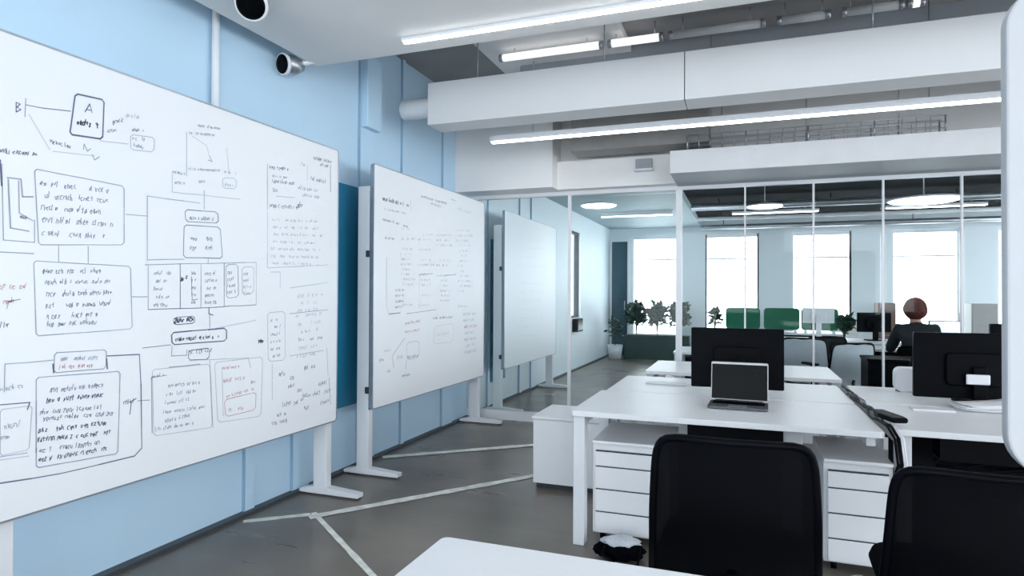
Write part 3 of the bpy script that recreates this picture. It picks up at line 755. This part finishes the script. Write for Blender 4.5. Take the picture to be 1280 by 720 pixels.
# laptop, screen faces us
t = thing('laptop', 'open silver laptop with a black screen on the front left desk', 'laptop', (-.03, 3.80, H), -.04)
MB().prism([(p[0], p[1]) for p in rrect(.315, .22, .012, 4)], 'z', .003, .017).build('base', 'dark_silver', t, bevel=.002)
B(-.14, .14, -.015, .085, .0172, .0185).build('keyboard', 'black', t)
B(-.05, .05, -.095, -.03, .0172, .018).build('trackpad', 'alu', t)
lid = MB().prism([(p[0], p[1]+.115) for p in rrect(.315, .215, .010, 4)], 'y', 0, .007).build('lid', 'silver', t, bevel=.002)
lid.location = (0, .108, .02); lid.rotation_euler = (-.16, 0, 0)
B(-.1525, .1525, -.0025, -.0012, .008, .209).build('screen', 'black_gloss', lid)
MB().tube([(-.13, .112, .016), (.13, .112, .016)], .006, 8).build('hinge', 'dark_edge', t)

# white round-topped box
t = thing('storage_box', 'small white round-topped box on the desk left of the right monitor', 'box', (1.02, 4.86, H))
MB().prism([(p[0], p[1]+.08) for p in rrect(.15, .16, .04, 6)], 'y', -.05, .05).build('shell', 'board', t, bevel=.008)
B(-.06, .06, -.04, .04, .0, .004).build('foot_pad', 'dark_edge', t)
# papers
t = thing('paper_stack', 'loose stack of white papers in front of the right black monitor', 'papers', (1.27, 4.21, H+.001))
for i in range(5):
    q = MB().grid(lambda u, v: ((u-.5)*.30, (v-.5)*.21, .002+i*.007+.02*u*u*(i/4)), 8, 3).build('sheet', 'paper', t, solid=.002)
    q.rotation_euler = (0, 0, .12*i-.2); q.location = (.02*math.sin(i*2), .012*math.cos(i*3), 0)
# phone-like small items
t = thing('notebook', 'thin white notebook lying flat on the right front desk near the cable gap', 'notebook', (.98, 4.10, H))
B(-.10, .10, -.05, .05, .001, .009).build('pages', 'paper', t); B(-.102, .102, -.052, .052, .0095, .0115).build('cover', 'duct', t)
# cables spilling through the gap between the benches
t = thing('cable_bundle', 'black cable bundle lying along the gap between the desks and drooping over the front', 'cable', (.648, 3.9, H))
for q, (dx, dz, r) in enumerate(((-.012, .007, .006), (.004, .008, .007), (.014, .007, .005), (-.002, .016, .005), (.022, .009, .005))):
    pts = [(dx+.015*math.sin(y*9+q), y, dz+.006*math.sin(y*14+q)) for y in [1.0-.1*k for k in range(15)]]
    pts += [(dx, -.49, dz+.01), (dx+.015, -.57, dz-.03), (dx+.02, -.61, dz-.14), (dx-.01, -.60, dz-.26)]
    MB().tube(pts, r, 8).build('cable', 'black' if q in (0, 1, 3) else 'metal_white', t)
MB().prism([(-.02, -.18), (.03, -.18), (.085, -.36), (.09, -.42), (.02, -.44), (-.02, -.3)], 'z', .024, .05).build('plug_strip', 'black', t, bevel=.01)
# keyboards / mice barely visible
t = thing('keyboard', 'slim white keyboard on the desk behind the laptop, left of the monitor', 'keyboard', (-.52, 4.62, H))
B(-.14, .14, -.055, .055, .001, .010).build('tray', 'metal_white', t, bevel=.003)
m = MB()
for r_ in range(4):
    for c_ in range(12): m.box(-.132+c_*.0222, -.132+c_*.0222+.019, -.047+r_*.024, -.047+r_*.024+.02, .0105, .0135)
m.build('keys', 'white', t)

# ------------------------------------------------------------------ rear room
def leafy(mb, c, rad, n, L=.12):
    for _ in range(n):
        a = random.uniform(0, 2*PI); b = random.uniform(-.9, 1.2); rr = random.random()**.4
        p = Vector((c[0]+rad[0]*rr*math.cos(a)*math.cos(b), c[1]+rad[1]*rr*math.sin(a)*math.cos(b), c[2]+rad[2]*rr*math.sin(b)))
        d = Vector((random.uniform(-1, 1), random.uniform(-1, 1), random.uniform(-.4, 1))).normalized()
        s = d.cross(Vector((random.uniform(-1, 1), random.uniform(-1, 1), random.uniform(-1, 1)))).normalized(); l = L*random.uniform(.7, 1.3)
        q = [p, p+d*l*.5+s*l*.28, p+d*l, p+d*l*.5-s*l*.28]
        u = d.cross(s)*l*.1; q[2] = q[2]+u
        mb._f([mb.bm.verts.new(v) for v in q])
def plant(label, loc, h, rad, n, name='potted_plant', pot=None, group='plants by the far window'):
    t = thing(name, label, 'plant', loc, 0, group)
    if pot: MB().lathe([(pot*.75, 0), (pot, .30), (pot*.9, .30), (pot*.88, .27)], (0, 0, 0), 20).build('pot', 'metal_white', t); zb = .27
    else: zb = 0
    m = MB()
    for s in range(4):
        a = s*1.7; m.tube([(0, 0, zb), (.02*math.cos(a), .02*math.sin(a), zb+h*.4), (rad*.5*math.cos(a), rad*.5*math.sin(a), zb+h*.8)], [.01, .008, .004], 6)
    m.build('stem', 'stem', t)
    f = MB(); leafy(f, (0, 0, zb+h*.6), (rad, rad, h*.42), n); f.build('foliage', 'leaf', t, solid=.0015)
pz = thing('planter', 'long dark green planter box below the far left window', 'planter', (-1.75, 13.85, 0))
B(-.68, .68, -.20, .20, 0, .50).build('trough', 'greenbox', pz, bevel=.01)
B(-.66, .66, -.18, .18, .50, .515).build('soil', 'soil', pz)
for i, x in enumerate((-2.2, -1.75, -1.3)):
    plant(('bushy dark green plant at the left end of the green planter', 'bushy dark green plant in the middle of the green planter', 'bushy dark green plant at the right end of the green planter')[i], (x, 13.85, .516), .70, .21, 380)
plant('leafy plant in a white pot in the far left corner beside the teal door', (-2.62, 13.6, 0), .6, .16, 90, pot=.17)

def desk_r(label, x0, x1, y0, y1): return desk(label, x0, x1, y0, y1, modesty=True, group='desks behind the glass')
desk_r('long desk behind the glass with the white monitor on it', .55, 2.75, 9.9, 10.7)
desk_r('desk behind the glass where the person sits', 1.4, 3.2, 8.62, 9.35)
desk_r('far desk carrying the green felt screens', -.55, 1.6, 11.7, 12.5)
desk_r('small desk behind the glass at the left, beyond the left monitor', -.75, .3, 7.3, 8.1)
for i, x in enumerate((-.02, .62, 1.22)):
    t = thing('desk_screen', ('left', 'middle', 'right')[i]+'most green felt screen on the far desk behind the glass' if i != 1 else 'middle one of three green felt screens on the far desk', 'desk screen', (x, 12.0, H), 0, 'green felt desk screens')
    MB().prism([(p[0], p[1]+.23) for p in rrect(.58, .38, .06, 5)], 'y', -.02, .02).build('panel', 'green', t, bevel=.006)
    for s in (-1, 1): B(s*.22-.02, s*.22+.02, -.05, .05, 0, .05).build('clamp', 'metal_white', t, bevel=.003)
monitor('white monitor seen from behind on the long desk behind the glass', (1.02, 10.2, H), .42, .22, .24, 0, 'black_gloss', 'metal_white', 'metal_white', 'monitors behind the glass')
monitor('small lit monitor right of the seated person behind the glass', (2.30, 9.05, H), .34, .24, .10, PI, 'screen_lit', 'black', 'black', 'monitors behind the glass')
monitor('small lit monitor behind the glass at the far right, by the edge panel', (3.05, 9.0, H), .34, .24, .10, PI, 'screen_lit', 'black', 'black', 'monitors behind the glass')
monitor('black monitor at the right end of the long desk behind the glass', (1.75, 10.3, H), .45, .28, .12, .2, 'black_gloss', 'black', 'black', 'monitors behind the glass')
plant('small bushy plant on the long desk right of the white monitor', (1.38, 10.35, H), .34, .09, 90, 'desk_plant', group='plants on the rear desks')
plant('small sprig plant on the far desk near the green screens', (-.50, 12.2, H), .38, .08, 60, 'desk_plant', group='plants on the rear desks')
# dark low cabinet behind the glass
t = thing('low_cabinet', 'black low cabinet just behind the glass, left of the right monitor', 'cabinet', (1.60, 6.95, 0))
B(-.50, .50, -.2, .2, .03, .76).build('body', 'black', t, bevel=.004)
for s in (-1, 1): B(s*.25-.24, s*.25+.24, -.219, -.201, .05, .75).build('door', 'black', t, bevel=.003)
B(-.51, .51, -.225, .21, .761, .785).build('top', 'black', t, bevel=.003)
B(-.46, .46, -.17, .17, 0, .03).build('plinth', 'dark_edge', t)
# filing cabinets against windows
for i, (x, w_, h_, mm, lab) in enumerate(((2.55, .30, 1.25, 'wood', 'narrow brown shelf unit against the far wall right of the person'), (1.85, .5, .95, 'duct', 'white filing cabinet against the far wall between two windows'), (4.1, .4, 1.25, 'brown', 'tall grey cabinet against the far wall at the right'))):
    t = thing('filing_cabinet', lab, 'cabinet', (x, 13.9, 0))
    B(-w_/2, w_/2, -.2, .2, .03, h_).build('body', mm, t, bevel=.004)
    for k_ in range(3):
        z0 = .05+k_*(h_-.06)/3
        dr = B(-w_/2+.015, w_/2-.015, -.218, -.2005, z0, z0+(h_-.09)/3).build('drawer', mm, t, bevel=.003)
        MB().tube([(-.05, -.235, z0+(h_-.09)/6), (.05, -.235, z0+(h_-.09)/6)], .006, 6).build('handle', 'silver', dr)
    B(-w_/2+.03, w_/2-.03, -.17, .17, 0, .03).build('plinth', 'dark_edge', t)
# dark wall-hung screen on left wall of rear room
t = thing('wall_box', 'small black box fixed on the left wall below the small side window', 'box', (WX+.003, 11.3, .70))
B(0, .10, -.20, .20, 0, .24).build('casing', 'black', t, bevel=.006)
B(.101, .106, -.17, .17, .03, .21).build('front_plate', 'black_gloss', t)

# chairs in rear room
dup(pale, (-.2, 8.55, 0), 'pale grey office chair at the small desk behind the left monitor', PI)
seat = office_chair('black office chair the person behind the glass sits on', (1.80, 8.12, 0), 0, 'mesh_black', 'fabric_black', 'black', .84, False, 'black chairs behind the glass')
dup(seat, (.95, 9.35, 0), 'black office chair at the long desk behind the glass, under the white monitor', .2)

# pendant discs
def pendant(label, x, y, z, r, zc):
    t = thing('pendant_lamp', label, 'ceiling lamp', (x, y, z), 0, 'round lamps behind the glass')
    MB().lathe([(r*.9, 0), (r*.98, .012)], (0, 0, 0), 36).build('diffuser', 'disc', t)
    MB().lathe([(r, .010), (r, .03), (r*.5, .055), (.03, .07)], (0, 0, 0), 36).build('shade', 'metal_white', t)
    MB().tube([(0, 0, .07), (0, 0, zc-z)], .006, 6).build('cord', 'metal_white', t)
pendant('large white disc pendant lamp behind the glass, upper right', 1.91, 8.3, 2.45, .36, 3.02)
pendant('small white disc lamp behind the glass left of the large one', .285, 9.9, 2.665, .25, 3.02)
pendant('white disc lamp under the pale rear ceiling near the left wall', -1.89, 8.6, 2.60, .25, 2.9)
# pipes under the dark ceiling
for i, (y, z, r, mm, lab) in enumerate(((9.0, 2.93, .03, 'metal_white', 'thin white pipe under the dark rear ceiling, nearest of four'), (11.2, 2.88, .06, 'galv', 'grey round duct under the dark rear ceiling, second of four'), (12.6, 2.84, .035, 'metal_white', 'white pipe under the dark rear ceiling, third of four'), (13.8, 2.80, .05, 'galv', 'grey pipe above the far windows, farthest of four'))):
    t = thing('ceiling_pipe', lab, 'pipe', (3.1, y, z), 0, 'pipes under the dark rear ceiling')
    MB().tube([(-3.95, 0, 0), (3.9, 0, 0)], r, 12).build('pipe', mm, t)
    for k_ in range(5): MB().tube([(-3.5+k_*1.7, 0, r*.5), (-3.5+k_*1.7, 0, 3.02-z)], .008, 6).build('hanger', 'black', t)
for i, (a, b, y) in enumerate(((-.2, 1.2, 11.9), (2.2, 3.6, 11.9), (-2.5, -1.2, 11.6))):
    t = thing('strip_lamp', ('lit strip lamp under the dark ceiling behind the left monitor', 'lit strip lamp under the dark ceiling at the right', 'lit strip lamp under the pale rear ceiling')[i], 'ceiling lamp', ((a+b)/2, y, 2.82), 0, 'strip lamps in the rear room')
    L = (b-a)/2
    B(-L, L, -.05, .05, .012, .085 if i == 2 else .05).build('housing', 'metal_white', t); B(-L+.01, L-.01, -.045, .045, 0, .012).build('diffuser', 'disc', t)
    if i < 2:
        for s in (-1, 1): MB().tube([(s*L*.7, 0, .05), (s*L*.7, 0, .2)], .006, 6).build('hanger', 'galv', t)

# ------------------------------------------------------------------ person, seated, seen from behind
PX, PYY = 1.80, 8.16
pr = thing('person', 'person with reddish-brown hair and dark top, seated behind the glass, back to us', 'person', (PX, PYY, 0))
me = bpy.data.meshes.new('body'); V = []; E = []; RR = []
def nv(p, r, frm=None):
    V.append(p); RR.append(r)
    if frm is not None: E.append((frm, len(V)-1))
    return len(V)-1
pel = nv((0, -.04, .60), (.15, .12)); ab = nv((0, -.06, .76), (.13, .10), pel); ch = nv((0, -.05, .93), (.155, .11), ab)
nk0 = nv((0, -.01, 1.04), (.085, .07), ch); nk = nv((0, .02, 1.10), (.052, .052), nk0); hd0 = nv((0, .04, 1.17), (.068, .078), nk); hd = nv((0, .045, 1.25), (.075, .09), hd0); hd2 = nv((0, .04, 1.305), (.05, .06), hd)
for s in (-1, 1):
    sh = nv((s*.16, -.03, .99), (.045, .042), ch); el = nv((s*.235, .10, .76), (.042, .042), sh); wr = nv((s*.15, .36, .778), (.026, .022), el)
    pm = nv((s*.135, .42, .775), (.034, .014), wr)
    for f_, (dx, L_) in enumerate(((-.028, .062), (-.010, .075), (.010, .07), (.028, .055))):
        a = nv((s*.13+dx, .465, .776), (.009, .009), pm); b = nv((s*.13+dx, .465+L_*.5, .774), (.0085, .0085), a); nv((s*.13+dx, .465+L_, .762), (.0075, .0075), b)
    a = nv((s*.10, .41, .772), (.011, .011), pm); nv((s*.075, .44, .768), (.009, .009), a)
    hp = nv((s*.10, .0, .585), (.088, .08), pel); kn = nv((s*.12, .42, .56), (.062, .062), hp); an = nv((s*.12, .40, .12), (.04, .04), kn); nv((s*.12, .43, .045), (.042, .035), an); nv((s*.13, .57, .035), (.04, .025), len(V)-1)
me.from_pydata(V, E, []); me.update()
body = bpy.data.objects.new('body', me); COL.objects.link(body); body.parent = pr
md = body.modifiers.new('skin', 'SKIN')
if not me.skin_vertices: me.attributes.new('skin', 'FLOAT', 'POINT')
for i, v in enumerate(me.skin_vertices[0].data):
    v.radius = RR[i]; v.use_root = (i == 0)
sb = body.modifiers.new('sub', 'SUBSURF'); sb.levels = 2; sb.render_levels = 2
me.materials.append(M['skin'])
# jumper sleeves and torso follow the body
def cloth_skin(name, chain, m):
    q = bpy.data.meshes.new(name); Vv = [c[0] for c in chain]; Ee = [(c[2], i) for i, c in enumerate(chain) if c[2] is not None]
    q.from_pydata(Vv, Ee, []); q.update(); o = bpy.data.objects.new(name, q); COL.objects.link(o); o.parent = pr
    o.modifiers.new('skin', 'SKIN')
    for i, v in enumerate(q.skin_vertices[0].data): v.radius = chain[i][1]; v.use_root = (i == 0)
    z = o.modifiers.new('sub', 'SUBSURF'); z.levels = 2; z.render_levels = 2
    q.materials.append(M[m])
cloth_skin('jumper', [((0, -.04, .57), (.165, .135), None), ((0, -.06, .76), (.148, .118), 0), ((0, -.05, .93), (.172, .126), 1), ((0, -.01, 1.04), (.10, .085), 2), ((0, .01, 1.075), (.07, .065), 3),
    ((-.17, -.03, 1.0), (.088, .086), 2), ((-.235, .10, .765), (.056, .054), 5), ((-.16, .32, .78), (.036, .032), 6),
    ((.17, -.03, 1.0), (.088, .086), 2), ((.235, .10, .765), (.056, .054), 8), ((.16, .32, .78), (.036, .032), 9)], 'cloth')
cloth_skin('trousers', [((0, -.04, .60), (.165, .13), None), ((.10, .0, .585), (.10, .092), 0), ((.12, .42, .56), (.075, .075), 1), ((.12, .40, .13), (.055, .055), 2),
    ((-.10, .0, .585), (.10, .092), 0), ((-.12, .42, .56), (.075, .075), 4), ((-.12, .40, .13), (.055, .055), 5)], 'cloth')
# face, ears and hair (head centre z 1.22, facing +Y)
f = MB(); f.ball((0, .142, 1.205), (.014, .022, .022), 10, 8); f.ball((-.082, .045, 1.21), (.012, .02, .03), 10, 8); f.ball((.082, .045, 1.21), (.012, .02, .03), 10, 8); f.build('nose_and_ears', 'skin', pr)
f = MB()
for s in (-1, 1): f.ball((s*.03, .122, 1.232), (.012, .008, .008), 10, 8)
f.build('eyes', 'board', pr)
MB().ball((0, .122, 1.165), (.024, .008, .007), 12, 8).build('mouth', 'ink_red', pr)
def hairS(u, v):
    a = u*2*PI; b = (v-.42)*PI*.86
    front = max(0, math.sin(a)); k_ = 1+.05*math.sin(9*a+3*b)+.04*math.sin(17*a)
    x = .108*math.cos(a)*math.cos(b)*k_; y = .118*math.sin(a)*math.cos(b)*k_*(1-.35*front*max(0, -math.sin(b)+.45)); z = .125*math.sin(b)
    if front > .3 and b < .45: y = min(y, .085)
    return (x, .02+y, 1.235+z)
MB().grid(hairS, 40, 24).build('hair', 'hair', pr, solid=.01)

# ------------------------------------------------------------------ light
wd = bpy.data.worlds.new('sky'); SC.world = wd; wd.use_nodes = True
bg = wd.node_tree.nodes['Background']; bg.inputs[0].default_value = (.93, .965, 1.0, 1); bg.inputs[1].default_value = 4.5
def area(name, loc, rot, sx, sy, power, col=(1, 1, 1), portal=False):
    l = bpy.data.lights.new(name, 'AREA'); l.shape = 'RECTANGLE'; l.size = sx; l.size_y = sy; l.energy = power; l.color = col
    if portal: l.cycles.is_portal = True
    o = bpy.data.objects.new(name, l); COL.objects.link(o); o.location = loc; o.rotation_euler = rot
for k_ in range(6): area('window_portal', (RX+.05, FY+.5+k_*2.9+1.25, 1.75), (0, PI/2, 0), 2.5, 2.5, 1, portal=True)
for k_ in range(NF): area('window_portal', (WX+.5+k_*3.25+1.4, FY-.05, 1.75), (PI/2, 0, 0), 2.8, 2.5, 1, portal=True)
for a, b in wins: area('window_portal', ((a+b)/2, BY+.05, 1.58), (-PI/2, 0, 0), b-a, 2.27, 1, portal=True)

SC.view_settings.view_transform = 'Standard'; SC.view_settings.look = 'None'; SC.view_settings.gamma = 1
SC.view_settings.use_curve_mapping = False
SC.view_settings.exposure = 0.62
